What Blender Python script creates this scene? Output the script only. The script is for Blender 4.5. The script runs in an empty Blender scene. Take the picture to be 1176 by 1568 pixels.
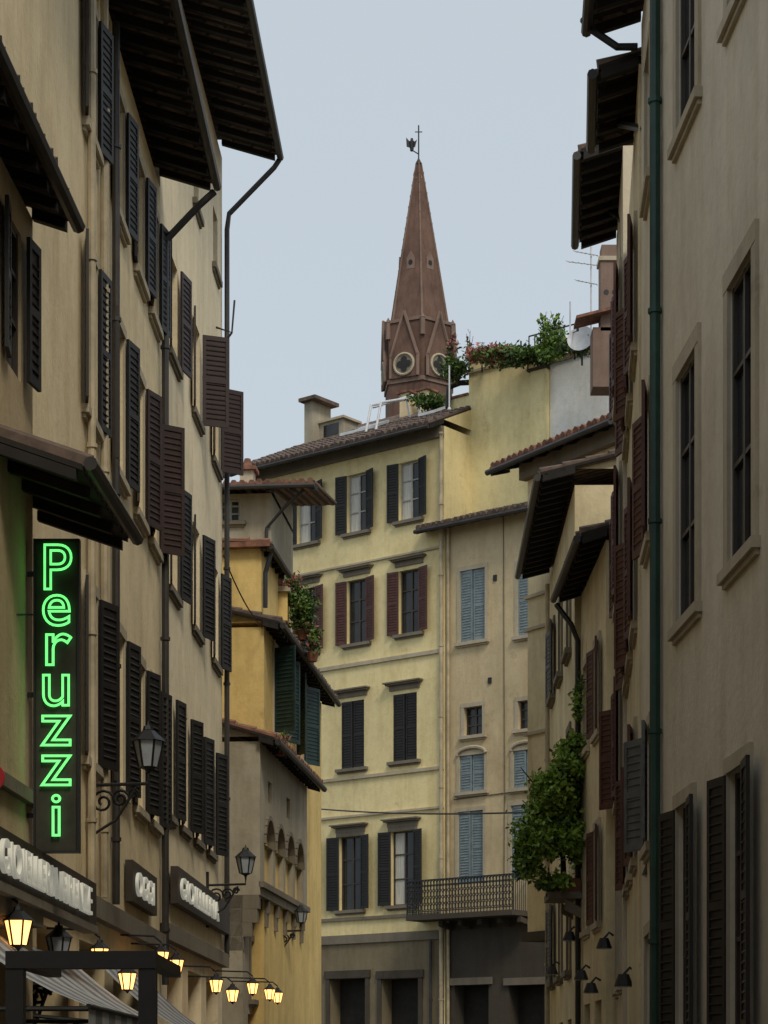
import bpy, math, random
from mathutils import Vector, Matrix
random.seed(7)
R=random.random
def ru(a,b): return a+(b-a)*R()
FL=3200.0; CX=588.0; HY=1650.0; CH=1.6
UP=Vector((0,0,1))
# pixel helpers: image pixel coordinates + assumed distance down the street -> world metres
def pt(px,Y): return Vector(((px-CX)/FL*Y,Y,0))
def pp(px,py,Y): return Vector(((px-CX)/FL*Y,Y,CH+(HY-py)/FL*Y))

# ------------------------------------------------------------ materials
def newmat(n):
    m=bpy.data.materials.new(n); m.use_nodes=True
    nt=m.node_tree; b=nt.nodes['Principled BSDF']
    return m,nt,b
def noise(nt,scale,detail=4,vec=(1,1,1),rough=.6):
    tc=nt.nodes.new('ShaderNodeTexCoord'); mp=nt.nodes.new('ShaderNodeMapping')
    mp.inputs['Scale'].default_value=vec
    n=nt.nodes.new('ShaderNodeTexNoise'); n.inputs['Scale'].default_value=scale
    n.inputs['Detail'].default_value=detail; n.inputs['Roughness'].default_value=rough
    nt.links.new(tc.outputs['Object'],mp.inputs[0]); nt.links.new(mp.outputs[0],n.inputs['Vector'])
    return n
def ramp(nt,src,p0,c0,p1,c1):
    r=nt.nodes.new('ShaderNodeValToRGB')
    r.color_ramp.elements[0].position=p0; r.color_ramp.elements[0].color=(*c0,1)
    r.color_ramp.elements[1].position=p1; r.color_ramp.elements[1].color=(*c1,1)
    nt.links.new(src,r.inputs[0]); return r
def mul(nt,a,b,f=1):
    m=nt.nodes.new('ShaderNodeMix'); m.data_type='RGBA'; m.blend_type='MULTIPLY'; m.inputs[0].default_value=f
    nt.links.new(a,m.inputs[6]); nt.links.new(b,m.inputs[7]); return m.outputs[2]
def sc(c,k): return tuple(min(1,x*k) for x in c)
def bump(nt,b,src,st,dist=.02):
    bp=nt.nodes.new('ShaderNodeBump'); bp.inputs['Strength'].default_value=st; bp.inputs['Distance'].default_value=dist
    nt.links.new(src,bp.inputs['Height']); nt.links.new(bp.outputs[0],b.inputs['Normal'])
def stucco(n,c,dirt=.5):
    m,nt,b=newmat(n)
    a=noise(nt,.35,7,rough=.65); r=ramp(nt,a.outputs[0],.36,sc(c,1-.42*dirt),.60,sc(c,1.04))
    s=noise(nt,1.1,6,(2.0,2.0,.35),.7); k=1-.30*dirt; rs=ramp(nt,s.outputs[0],.36,(k,k*.97,k*.92),.55,(1,1,1))
    o=mul(nt,r.outputs[0],rs.outputs[0])
    f=noise(nt,5,6,rough=.75); rf=ramp(nt,f.outputs[0],.3,(.84,.82,.8),.55,(1,1,1))
    o=mul(nt,o,rf.outputs[0],.7)
    p=noise(nt,1.3,8,rough=.7); rp=ramp(nt,p.outputs[0],.62,(1,1,1),.66,(.82,.80,.76))
    o=mul(nt,o,rp.outputs[0],.8)
    nt.links.new(o,b.inputs['Base Color']); b.inputs['Roughness'].default_value=.92
    g=noise(nt,14,5); bump(nt,b,g.outputs[0],.35,.02); return m
def plain(n,c,rough=.6,var=.3,scale=6,metal=0,vec=(1,1,1)):
    m,nt,b=newmat(n); a=noise(nt,scale,5,vec)
    r=ramp(nt,a.outputs[0],.3,sc(c,1-var),.7,sc(c,1+var))
    nt.links.new(r.outputs[0],b.inputs['Base Color']); b.inputs['Roughness'].default_value=rough
    b.inputs['Metallic'].default_value=metal
    bump(nt,b,a.outputs[0],.15,.01); return m
def emis(n,c,s,base=(.1,.1,.1)):
    m,nt,b=newmat(n); a=noise(nt,9,2); r=ramp(nt,a.outputs[0],.2,sc(c,.8),.8,c)
    nt.links.new(r.outputs[0],b.inputs['Emission Color'])
    b.inputs['Base Color'].default_value=(*base,1); b.inputs['Emission Strength'].default_value=s; return m
M={}
M['cream']=stucco('cream_plaster',(.86,.73,.39),.38)
M['L0']=stucco('ochre_plaster',(.62,.49,.30),.5)
M['L1']=stucco('ivory_plaster',(.88,.73,.46),.42)
M['L2']=stucco('pale_plaster',(.90,.77,.53),.4)
M['yel']=stucco('yellow_plaster',(.82,.60,.23),.5)
M['yel2']=stucco('lemon_plaster',(.88,.77,.42),.4)
M['F2']=stucco('rosy_plaster',(.64,.52,.32),.4)
M['grey']=stucco('grey_plaster',(.42,.375,.285),.6)
M['lowshade']=stucco('ground_floor_shaded_plaster',(.24,.195,.12),.6)  # street-level shade put into a darker plaster colour for the lower walls
M['white']=stucco('white_plaster',(.76,.77,.76),.35)
M['R1']=stucco('stone_plaster',(.70,.625,.49),.35)
M['R2']=stucco('sand_plaster',(.72,.62,.45),.6)
M['R4']=stucco('buff_plaster',(.80,.68,.43),.6)
M['stone']=stucco('pietra_serena',(.22,.19,.145),.5)
M['lstone']=stucco('light_stone',(.50,.435,.32),.4)
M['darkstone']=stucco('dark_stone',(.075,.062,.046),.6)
M['brick']=stucco('tower_brick',(.165,.095,.070),.8)
M['brickrib']=stucco('tower_brick_light',(.25,.17,.135),.6)
M['tile']=plain('terracotta_tile',(.21,.10,.065),.9,.55,5)
M['tiled']=plain('old_tile',(.12,.085,.068),.9,.5,5)
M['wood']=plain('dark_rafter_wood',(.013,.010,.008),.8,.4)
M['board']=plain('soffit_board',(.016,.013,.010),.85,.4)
M['signboard']=plain('sign_backboard',(.036,.032,.023),.8,.3)
M['signbrown']=plain('fascia_dark_brown',(.035,.024,.017),.6,.3)
M['black']=plain('black_shutter_paint',(.011,.009,.008),.6,.3)
M['brown']=plain('brown_shutter_paint',(.030,.013,.010),.6,.3)
M['red']=plain('russet_shutter_paint',(.080,.026,.018),.6,.3)
M['blue']=plain('blue_shutter_paint',(.20,.25,.27),.6,.2)
M['green']=plain('green_shutter_paint',(.010,.034,.030),.55,.3)
M['gshut']=plain('grey_shutter_paint',(.10,.105,.11),.6,.3)
M['copper']=plain('green_pipe_metal',(.010,.050,.036),.5,.4,3)
M['pipe']=plain('brown_pipe_metal',(.03,.026,.024),.5,.4,3)
M['lpipe']=plain('painted_pipe',(.44,.37,.25),.6,.3,3)
M['iron']=plain('wrought_iron',(.010,.010,.011),.5,.2,8)
M['frame']=plain('window_frame_paint',(.36,.35,.32),.5,.2)
M['dframe']=plain('dark_window_frame',(.05,.038,.03),.5,.2)
M['wmetal']=plain('white_metal',(.6,.62,.64),.4,.1)
M['leafA']=plain('leaf_dark',(.035,.075,.012),.7,.4,3)
M['leafB']=plain('leaf_light',(.21,.34,.045),.7,.3,3)
M['leafC']=plain('leaf_mid',(.085,.155,.022),.7,.3,3)
M['pink']=plain('pink_blossom',(.36,.13,.12),.8,.4,3)
M['bark']=plain('bark',(.05,.035,.022),.9,.4)
M['clothA']=plain('awning_cloth_grey',(.18,.185,.19),.9,.15)
M['clothB']=plain('awning_cloth_white',(.42,.43,.44),.9,.15)
M['asph']=plain('paving_stone',(.07,.068,.065),.8,.3,2)
M['ground']=plain('ground_earth',(.09,.08,.065),.95,.3,.5)
M['pot']=plain('flower_pot',(.22,.09,.05),.9,.3)
M['neon']=emis('neon_green_tube',(.15,1,.20),1.6)
M['signletter']=emis('sign_letter_acrylic',(.75,.74,.62),.30,(.6,.58,.5))
M['lamp']=emis('lamp_glow',(1,.45,.12),3.6,(.8,.7,.5))
M['lampd']=plain('lantern_glass',(.36,.40,.44),.2,.1)
M['redsign']=plain('road_sign_red',(.35,.015,.02),.4,.1)
m,nt,b=newmat('window_glass'); a=noise(nt,.8,2); r=ramp(nt,a.outputs[0],.35,(.008,.009,.010),.7,(.035,.04,.042))
nt.links.new(r.outputs[0],b.inputs['Base Color']); b.inputs['Roughness'].default_value=.15; bump(nt,b,a.outputs[0],.1,.05); M['glass']=m
M['curtain']=plain('lace_curtain',(.55,.54,.49),.9,.25,5,vec=(6,6,.4))

# ------------------------------------------------------------ builder
class Wall:
    def __init__(s,p0,p1):
        s.p0=p0.copy(); d=(p1-p0); s.L=d.length; s.d=d.normalized()
        n=Vector((s.d.y,-s.d.x,0))
        if n.dot(-p0)<0: n=-n
        s.n=n
    def off(s,k): return Wall(s.p0+s.n*k, s.p0+s.d*s.L+s.n*k)
    def P(s,px,py=HY):
        t=(px-CX)/FL
        u=(t*s.p0.y-s.p0.x)/(s.d.x-t*s.d.y)
        return u, CH+(HY-py)/FL*(s.p0.y+u*s.d.y)
    def uY(s,Y): return (Y-s.p0.y)/s.d.y
    def W(s,u,z,d=0): return s.p0+s.d*u+s.n*d+UP*z
class B:
    def __init__(s,name): s.name=name; s.parts={}
    def g(s,part): return s.parts.setdefault(part,([],[],[],[]))
    def face(s,part,mat,vs):
        V,Fc,I,ms=s.g(part)
        if mat not in ms: ms.append(mat)
        k=len(V); V.extend([tuple(v) for v in vs]); Fc.append(tuple(range(k,k+len(vs)))); I.append(ms.index(mat))
    def obox(s,part,mat,o,a,b,c):
        V,Fc,I,ms=s.g(part)
        if mat not in ms: ms.append(mat)
        k=len(V)
        for q in (o,o+a,o+a+b,o+b,o+c,o+a+c,o+a+b+c,o+b+c): V.append(tuple(q))
        fs=[(0,3,2,1),(4,5,6,7),(0,1,5,4),(1,2,6,5),(2,3,7,6),(3,0,4,7)]
        if a.cross(b).dot(c)<0: fs=[f[::-1] for f in fs]
        for f in fs: Fc.append(tuple(k+i for i in f)); I.append(ms.index(mat))
    def wb(s,part,mat,w,u0,u1,z0,z1,d0,d1):
        s.obox(part,mat,w.W(u0,z0,d0),w.d*(u1-u0),w.n*(d1-d0),UP*(z1-z0))
    def tube(s,part,mat,pts,r,n=7,r1=None):
        V,Fc,I,ms=s.g(part)
        if mat not in ms: ms.append(mat)
        k=len(V); N=len(pts); mi=ms.index(mat); prev=None
        for i,p in enumerate(pts):
            t=(pts[min(i+1,N-1)]-pts[max(i-1,0)]).normalized()
            ref=prev if prev is not None else (Vector((1,0,0)) if abs(t.x)<.8 else UP)
            x=(ref-t*ref.dot(t))
            if x.length<1e-4: x=t.orthogonal()
            x.normalize(); prev=x; y=t.cross(x)
            rr=r if r1 is None else r+(r1-r)*i/max(1,N-1)
            for j in range(n):
                a=2*math.pi*j/n; V.append(tuple(p+x*(rr*math.cos(a))+y*(rr*math.sin(a))))
        for i in range(N-1):
            for j in range(n):
                j2=(j+1)%n; Fc.append((k+i*n+j,k+i*n+j2,k+(i+1)*n+j2,k+(i+1)*n+j)); I.append(mi)
        Fc.append(tuple(k+j for j in range(n))[::-1]); I.append(mi)
        Fc.append(tuple(k+(N-1)*n+j for j in range(n))); I.append(mi)
    def frust(s,part,mat,c,r0,r1,h,n=6,rot=0.0):
        V,Fc,I,ms=s.g(part)
        if mat not in ms: ms.append(mat)
        mi=ms.index(mat); k=len(V)
        for z,r in((0,r0),(h,max(r1,1e-4))):
            for j in range(n):
                a=rot+2*math.pi*j/n; V.append((c.x+r*math.cos(a),c.y+r*math.sin(a),c.z+z))
        for j in range(n):
            j2=(j+1)%n; Fc.append((k+j,k+j2,k+n+j2,k+n+j)); I.append(mi)
        Fc.append(tuple(k+j for j in range(n))[::-1]); I.append(mi)
        Fc.append(tuple(k+n+j for j in range(n))); I.append(mi)
    def leaves(s,part,c,rad,n,size,mats=('leafA','leafB','leafC'),k=10):
        cl=[]
        for i in range(k):
            while True:
                v=Vector((ru(-1,1),ru(-1,1),ru(-1,1)))
                if v.length<1: break
            cl.append((Vector((v.x*rad[0],v.y*rad[1],v.z*rad[2]))*.85,ru(.25,.5),random.choice(mats)))
        for i in range(n):
            o,rr,mt=random.choice(cl)
            q=Vector((random.gauss(0,1),random.gauss(0,1),random.gauss(0,1)))*.5*rr
            p=c+o+Vector((q.x*rad[0],q.y*rad[1],q.z*rad[2]))*1.0
            a=Vector((ru(-1,1),ru(-1,1),ru(-1,1))).normalized(); b=a.orthogonal().normalized()
            b=(Matrix.Rotation(ru(0,6.28),3,a)@b); z=size*ru(.6,1.3)
            m2=mt if R()<.7 else random.choice(mats)
            s.face(part,m2,[p,p+a*z*.5+b*z*.28,p+a*z,p+a*z*.5-b*z*.28])
    def finish(s):
        e=bpy.data.objects.new(s.name,None); bpy.context.collection.objects.link(e)
        for pn,(V,Fc,I,ms) in s.parts.items():
            me=bpy.data.meshes.new(pn); me.from_pydata(V,[],Fc)
            for mm in ms: me.materials.append(M[mm])
            me.polygons.foreach_set('material_index',I); me.update()
            o=bpy.data.objects.new(pn,me); bpy.context.collection.objects.link(o); o.parent=e
        s.e=e; return e

def shutter(b,mat,h,dv,w,H,pitch=.085,lou=True):
    nv=dv.cross(UP); th=.035
    st=.055
    b.obox('shutters',mat,h,dv*st,nv*th,UP*H); b.obox('shutters',mat,h+dv*(w-st),dv*st,nv*th,UP*H)
    for zz in (0,H*.48,H-.08): b.obox('shutters',mat,h+dv*st+UP*zz,dv*(w-2*st),nv*th,UP*.08)
    n=int((H-.1)/pitch)
    for i in range(n):
        z=.08+i*pitch
        b.obox('shutters',mat,h+dv*st+UP*z+nv*.001,dv*(w-2*st),nv*(th*.9)-UP*.035,UP*.012+nv*.002)
    b.obox('shutters',mat,h+dv*st+nv*(th*.45)+UP*.08,dv*(w-2*st),nv*.003,UP*(H-.16))
def win(b,w,uc,z0,z1,wd=.95,sh=None,ang=(170,170),sur='lstone',hood=None,sill=True,frame='frame',cur=False,ops=None,sw=.11,rec=.2,sp=.13):
    u0,u1=uc-wd/2,uc+wd/2
    ops.append((u0,u1,z0,z1,rec))
    b.wb('window_glass','glass',w,u0,u1,z0,z1,-rec+.03,-rec+.035)
    f=.05; d0,d1=-rec+.036,-rec+.075
    for a,c in ((u0,u0+f),(u1-f,u1),(uc-f*.6,uc+f*.6)): b.wb('window_frames',frame,w,a,c,z0,z1,d0,d1)
    for zz in (z0,z1-f,z0+(z1-z0)*.35,z0+(z1-z0)*.68): b.wb('window_frames',frame,w,u0+f,u1-f,zz,zz+f*.8,d0+.002,d1-.003)
    if cur:
        b.wb('curtains','curtain',w,u0+f,uc-.03,z0+f,z1-f,-rec+.0355,-rec+.04)
    if sur:
        b.wb('window_surrounds',sur,w,u0-sw,u0-.001,z0,z1,-.02,.035); b.wb('window_surrounds',sur,w,u1+.001,u1+sw,z0,z1,-.02,.035)
        b.wb('window_surrounds',sur,w,u0-sw,u1+sw,z1+.001,z1+sw+.02,-.02,.04)
    if sill:
        b.wb('window_sills',sur or 'stone',w,u0-sw-.06,u1+sw+.06,z0-.10,z0-.001,-.02,sp)
        b.wb('window_sills',sur or 'stone',w,u0-sw-.02,u1+sw+.02,z0-.15,z0-.101,-.02,sp*.5)
    if hood:
        b.wb('window_hoods',hood,w,u0-sw-.02,u1+sw+.02,z1+sw+.021,z1+sw+.18,-.02,.05)
        b.wb('window_hoods',hood,w,u0-sw-.10,u1+sw+.10,z1+sw+.181,z1+sw+.23,-.02,sp+.04)
        b.wb('window_hoods',hood,w,u0-sw-.15,u1+sw+.15,z1+sw+.231,z1+sw+.275,-.02,sp+.1)
    if sh:
        H=z1-z0-.02
        for side in (0,1):
            A=ang[side]
            if A is None: continue
            t=math.radians(A); sg=1 if side==0 else -1
            dv=w.d*(math.cos(t)*sg)+w.n*math.sin(t)
            dd=.05 if A>20 else -.05
            shutter(b,sh,w.W(u0 if side==0 else u1,z0+.01,dd),dv,wd/2-.008,H)
def facade(b,w,u0,u1,z0,z1,ops,mat,part='walls'):
    ops=[(max(o[0],u0),min(o[1],u1),max(o[2],z0),min(o[3],z1),o[4]) for o in ops]
    ops=[o for o in ops if o[1]-o[0]>.01 and o[3]-o[2]>.01]
    us=sorted({round(x,4) for o in ops for x in o[:2]}|{round(u0,4),round(u1,4)})
    zs=sorted({round(x,4) for o in ops for x in o[2:4]}|{round(z0,4),round(z1,4)})
    for i in range(len(us)-1):
        for j in range(len(zs)-1):
            uc=(us[i]+us[i+1])/2; zc=(zs[j]+zs[j+1])/2
            if any(o[0]<uc<o[1] and o[2]<zc<o[3] for o in ops): continue
            b.face(part,mat,[w.W(us[i],zs[j]),w.W(us[i+1],zs[j]),w.W(us[i+1],zs[j+1]),w.W(us[i],zs[j+1])])
    for o in ops:
        a,c,e,f,r=o
        for q in ([(a,e),(a,f)],[(c,e),(c,f)],[(a,e),(c,e)],[(a,f),(c,f)]):
            (x0,y0),(x1,y1)=q
            b.face(part,mat,[w.W(x0,y0),w.W(x1,y1),w.W(x1,y1,-r),w.W(x0,y0,-r)])
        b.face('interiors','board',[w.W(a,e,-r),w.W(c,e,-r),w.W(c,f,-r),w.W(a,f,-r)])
def body(b,w,u0,u1,z0,z1,D,mat):
    for a in (u0,u1): b.face('walls',mat,[w.W(a,z0),w.W(a,z1),w.W(a,z1,-D),w.W(a,z0,-D)])
    b.face('walls',mat,[w.W(u0,z1),w.W(u1,z1),w.W(u1,z1,-D),w.W(u0,z1,-D)])
    b.face('walls',mat,[w.W(u0,z0,-D),w.W(u1,z0,-D),w.W(u1,z1,-D),w.W(u0,z1,-D)])
    if z0>.1: b.face('walls',mat,[w.W(u0,z0),w.W(u1,z0),w.W(u1,z0,-D),w.W(u0,z0,-D)])
def roof(b,w,u0,u1,z,over,D,slope=.32,tile='tiled',mat='cream',raf=.42,e0=.15,e1=.15,gut='pipe',rt=.12):
    a,c=u0-e0,u1+e1
    def q(u,d,dz=0): return w.W(u,z-d*slope+dz,d)
    run=w.n*(over+D)+UP*(-(over+D)*slope)
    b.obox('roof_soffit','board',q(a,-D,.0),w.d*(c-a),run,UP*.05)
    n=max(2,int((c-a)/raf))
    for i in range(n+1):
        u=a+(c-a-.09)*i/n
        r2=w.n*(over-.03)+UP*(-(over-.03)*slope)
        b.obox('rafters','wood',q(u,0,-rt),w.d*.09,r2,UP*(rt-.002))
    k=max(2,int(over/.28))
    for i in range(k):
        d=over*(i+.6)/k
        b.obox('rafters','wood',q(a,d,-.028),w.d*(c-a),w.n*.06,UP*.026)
    nt_=max(3,int((c-a)/.21)); 
    for i in range(nt_):
        u=a+(c-a)*(i+.5)/nt_+ru(-.015,.015)
        e=over+ru(.0,.05)
        seg=.42; d=e
        while d>max(-D,-3.2):
            d2=max(d-seg,-D); j=ru(-.012,.012)
            b.tube('roof_tiles',tile,[q(u+j,d,.075+ru(-.01,.01)),q(u+j,d2-.04,.05)],.095,6,.075); d=d2
        if D>3.2: b.tube('roof_tiles',tile,[q(u,d,.06),q(u,-D,.06)],.085,6)
    b.obox('roof_tiles',tile,q(a,-D,.051),w.d*(c-a),run,UP*.03)
    if gut:
        b.tube('gutter',gut,[q(a,over+.07,-.03),q(c,over+.07,-.03)],.065,8)
    for u in (u0,u1): b.face('walls',mat,[w.W(u,z),w.W(u,z+D*slope,-D),w.W(u,z,-D)])
    b.face('walls',mat,[w.W(u0,z,-D),w.W(u1,z,-D),w.W(u1,z+D*slope,-D),w.W(u0,z+D*slope,-D)])
def pipe(b,w,u,z0,z1,mat='pipe',r=.05,d=.08):
    b.tube('downpipe',mat,[w.W(u,z0,d),w.W(u,z1,d)],r,8)
    z=z0+.8
    while z<z1:
        b.tube('downpipe',mat,[w.W(u,z,d),w.W(u,z+.05,d)],r*1.35,8); z+=2.2
def text(name,s,o,X,Y,size,ext,mat,parent,outline=None,xs=1.0,align='LEFT'):
    cu=bpy.data.curves.new(name,'FONT'); cu.body=s; cu.size=size; cu.align_x=align
    if outline: cu.fill_mode='NONE'; cu.bevel_depth=outline; cu.bevel_resolution=1; cu.resolution_u=6
    else: cu.extrude=ext
    ob=bpy.data.objects.new(name,cu); bpy.context.collection.objects.link(ob)
    dg=bpy.context.evaluated_depsgraph_get()
    me=bpy.data.meshes.new_from_object(ob.evaluated_get(dg)); bpy.data.objects.remove(ob)
    me.materials.clear(); me.materials.append(M[mat])
    Z=X.cross(Y); mt=Matrix((( X.x*xs,Y.x,Z.x,o.x),(X.y*xs,Y.y,Z.y,o.y),(X.z*xs,Y.z,Z.z,o.z),(0,0,0,1)))
    me.transform(mt); ob=bpy.data.objects.new(name,me); bpy.context.collection.objects.link(ob); ob.parent=parent
    return ob
def Z(py,Y): return CH+(HY-py)/FL*Y
def flat(): return (ru(168,175),ru(164,173))

# ------------------------------------------------------------ LEFT SIDE
b=B('corner_townhouse'); w=Wall(pt(720-12730/12.0,12),pt(50,19)); ops=[]
win(b,w,w.uY(18.2),7.75,9.05,.6,sh='black',ang=(172,172),sur=None,sill=False,frame='dframe',ops=ops,rec=.1)
win(b,w,w.uY(16.3),7.75,9.05,.6,sh='black',sur=None,sill=False,frame='dframe',ops=ops)
win(b,w,w.uY(16.0),4.35,5.9,.9,sh='black',ang=(170,170),ops=ops,sur='stone')
ops.append((w.uY(15.2),w.uY(18.3),.15,2.9,.4))
facade(b,w,0,w.L,0,9.4,ops,'L0'); body(b,w,0,w.L,0,9.4,1.6,'L0')
roof(b,w,0,w.L,9.52,.34,1.6,.34,mat='L0',e1=.05)
ua,ub=w.uY(17.4),w.uY(19.0)+.75
zt=6.95
b.obox('pent_roof','board',w.W(ua,zt,-.1),w.d*(ub-ua),w.n*.85-UP*.30,UP*.05)
for i in range(9):
    u=ua+(ub-ua)*(i+.5)/9; b.tube('pent_roof','tiled',[w.W(u,zt+.09,-.1),w.W(u,zt-.22,.80)],.085,6)
for i in range(5):
    u=ua+(ub-ua-.08)*i/4; b.obox('pent_roof','wood',w.W(u,zt-.10,-.1),w.d*.08,w.n*.8-UP*.28,UP*.09)
b.tube('pent_roof','pipe',[w.W(ua-.05,zt-.26,.83),w.W(ub+.05,zt-.26,.83)],.06,8)
b.wb('shop_cornice','stone',w,w.uY(13.5),w.L-.1,2.95,3.1,-.02,.12)
b.wb('string_course','stone',w,0,w.L,4.05,4.17,-.02,.07)
b.finish()

# L1
b=B('cream_townhouse'); w=Wall(Vector((-3.915+.01625*19.0,19,0)),Vector((-3.40,31.7,0))); ops=[]
Ys=[24.9,27.3,29.3,30.9]
for i,Y in enumerate(Ys):
    win(b,w,w.uY(Y),12.8,14.4,.8,sh='black',ang=flat(),ops=ops,sur='lstone',frame='dframe',sp=.09)
    win(b,w,w.uY(Y),9.45,11.4,.82,sh='black' if Y<28 else 'brown',ang=(ru(168,174),(170,166,158,125)[i]),ops=ops,sur='lstone',frame='dframe',sp=.09)
    win(b,w,w.uY(Y),5.35,7.4,.85,sh='black',ang=(ru(167,173),(158,165,162,166)[i]),ops=ops,sur='lstone',frame='dframe',sp=.09)
for Y in (21.5,24.2,26.9,29.6):
    ops.append((w.uY(Y)-.05,w.uY(Y)+1.9,.15,3.2,.5))
facade(b,w,0,w.L,0,15.1,ops,'L1'); body(b,w,0,w.L,0,15.1,8,'L1')
roof(b,w,0,w.L,15.4,.80,8,.30,mat='L1',e1=.02,raf=.5)
b.wb('shop_cornice','stone',w,0,w.L-.05,3.5,3.75,-.02,.12)
for px in (130,150,168): 
    u=w.P(px)[0]; pipe(b,w,u,3.8,15.0,'lpipe' if px<160 else 'pipe',.05)
u=w.P(243)[0]; pipe(b,w,u,3.0,14.2,'pipe',.055,.1)
b.tube('downpipe','pipe',[w.W(w.L-.02,15.02,.83),w.W(w.L-.05,14.8,.6),w.W(u,14.25,.12),w.W(u,14.1,.1)],.055)
b.finish()
WL1=w

# L2
b=B('tall_townhouse'); w=Wall(pt(245,31.75),pt(340,40)); ops=[]
for i,Y in enumerate((33.2,36.1,38.9)):
    win(b,w,w.uY(Y),13.0,14.6,.95,sh='brown',ang=(172,(168,112,125)[i]),ops=ops,sur=None,frame='dframe',sp=.08)
    win(b,w,w.uY(Y),9.3,11.1,.9,sh='black',ang=(172,(166,160,163)[i]),ops=ops,sur=None,frame='dframe',sp=.08)
for Y in (33.2,36.1,38.9): win(b,w,w.uY(Y),16.6,17.7,.7,sur=None,ops=ops,frame='dframe',sp=.08)
for i,Y in enumerate((32.7,34.5,36.3,38.1)): 
    win(b,w,w.uY(Y),5.7,7.6,.85,sh='black',ang=(ru(166,172),(168,160,164,158)[i]),ops=ops,sur=None,frame='dframe',sp=.08)
for Y in (32.5,35.0,37.5): ops.append((w.uY(Y),w.uY(Y)+1.8,.15,3.4,.5))
facade(b,w,0,w.L,0,19.2,ops,'L2'); body(b,w,0,w.L,0,19.2,8,'L2')
roof(b,w,0,w.L,19.55,1.05,8,.30,mat='L2',e1=.0,e0=.3,raf=.55)
b.wb('shop_cornice','stone',w,0,w.L-.02,3.7,3.95,-.02,.14)
u=w.L-.06
b.tube('downpipe','pipe',[w.W(w.L+.0,19.15,1.1),w.W(w.L-.0,19.0,1.0),w.W(u,18.1,.14),w.W(u,17.8,.1),w.W(u,13.5,.1)],.05)
pipe(b,w,u,3.9,13.5,'pipe',.05,.1)
c=w.W(w.uY(39.0),15.6,0)
b.tube('bracket','iron',[c,c+w.n*.3-UP*.1,c+w.n*.35+UP*.5],.02,5); b.tube('bracket','iron',[c-UP*.5,c+w.n*.3-UP*.1],.02,5)
b.finish()
WL2=w

# loggia house (projecting, arches)
b=B('loggia_house'); w=Wall(pt(398,42),pt(470,48.6)); ops=[]
zt=Z(1135,42); zb=Z(1370,42)
arcs=[]
for Y in (42.55,43.95,45.35,46.75):
    u=w.uY(Y); arcs.append((u,u+1.12))
zspr=6.35; zsill=5.55
for a,c in arcs: ops.append((a,c,zsill,zspr,.35))
topz=zspr+.565
facade(b,w,0,w.L,zb,zspr,ops,'grey'); 
edges=[0]+[x for ac in arcs for x in ac]+[w.L]
for i in range(0,len(edges),2): b.face('walls','grey',[w.W(edges[i],zspr),w.W(edges[i+1],zspr),w.W(edges[i+1],topz),w.W(edges[i],topz)])
for a,c in arcs:
    N=10; m=(a+c)/2; r=(c-a)/2
    P=[(m-r*math.cos(math.pi*i/N),zspr+r*math.sin(math.pi*i/N)) for i in range(N+1)]
    for i in range(N):
        x0,y0=P[i]; x1,y1=P[i+1]
        b.face('walls','grey',[w.W(x0,y0),w.W(x1,y1),w.W(x1,topz),w.W(x0,topz)])
        b.face('walls','stone',[w.W(x0,y0),w.W(x1,y1),w.W(x1,y1,-.35),w.W(x0,y0,-.35)])
        b.face('interiors','board',[w.W(m,zspr,-.34),w.W(x0,y0,-.34),w.W(x1,y1,-.34)])
        b.obox('arch_mouldings','stone',w.W(m-r*1.0*math.cos(math.pi*i/N),zspr+r*math.sin(math.pi*i/N),.0),w.d*(x1-x0)+UP*(y1-y0),w.n*.05,(w.d*(-math.cos(math.pi*(i+.5)/N))+UP*math.sin(math.pi*(i+.5)/N))*.09)
b.wb('arch_mouldings','stone',w,0,w.L,zsill-.12,zsill-.002,-.02,.08)
facade(b,w,0,w.L,topz,zt,[(w.uY(Y),w.uY(Y)+.5,topz+.35,topz+.8,.2) for Y in (43,45.5)],'grey')
body(b,w,0,w.L,zb,zt,3.0,'grey')
for k in range(5):
    f=1-math.sin((k+1)/5*math.pi/2*.9)
    b.wb('corbels','darkstone',w,0.02,w.L*.98,zb-.2*(k+1),zb-.2*k-.003,-1.6,-.05-.40*(1-f)*.9)
for i in range(6):
    u=w.L*i/5*.95
    for k in range(4):
        b.wb('corbels','stone',w,u,u+.18,zb-.28*(k+1),zb-.28*k-.004,-1.2,-.02-.1*k*k*.35)
roof(b,w,0,w.L,zt+.1,.32,3.0,.30,mat='grey',gut='pipe',tile='tile')
wl=w.off(-.35); ops=[(.6,1.7,.15,2.9,.3),(2.6,3.7,.15,2.9,.3),(4.7,5.8,.15,2.9,.3)]
win(b,wl,1.2,3.2,4.4,.7,sur='stone',ops=ops); win(b,wl,4.4,3.2,4.4,.7,sur='stone',ops=ops)
facade(b,wl,0,wl.L,0,zb+.0,ops,'grey','lower_wall'); 
b.face('lower_wall','grey',[wl.W(0,0),wl.W(0,zb-.003),wl.W(0,zb-.003,-2),wl.W(0,0,-2)])
b.finish()

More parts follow.
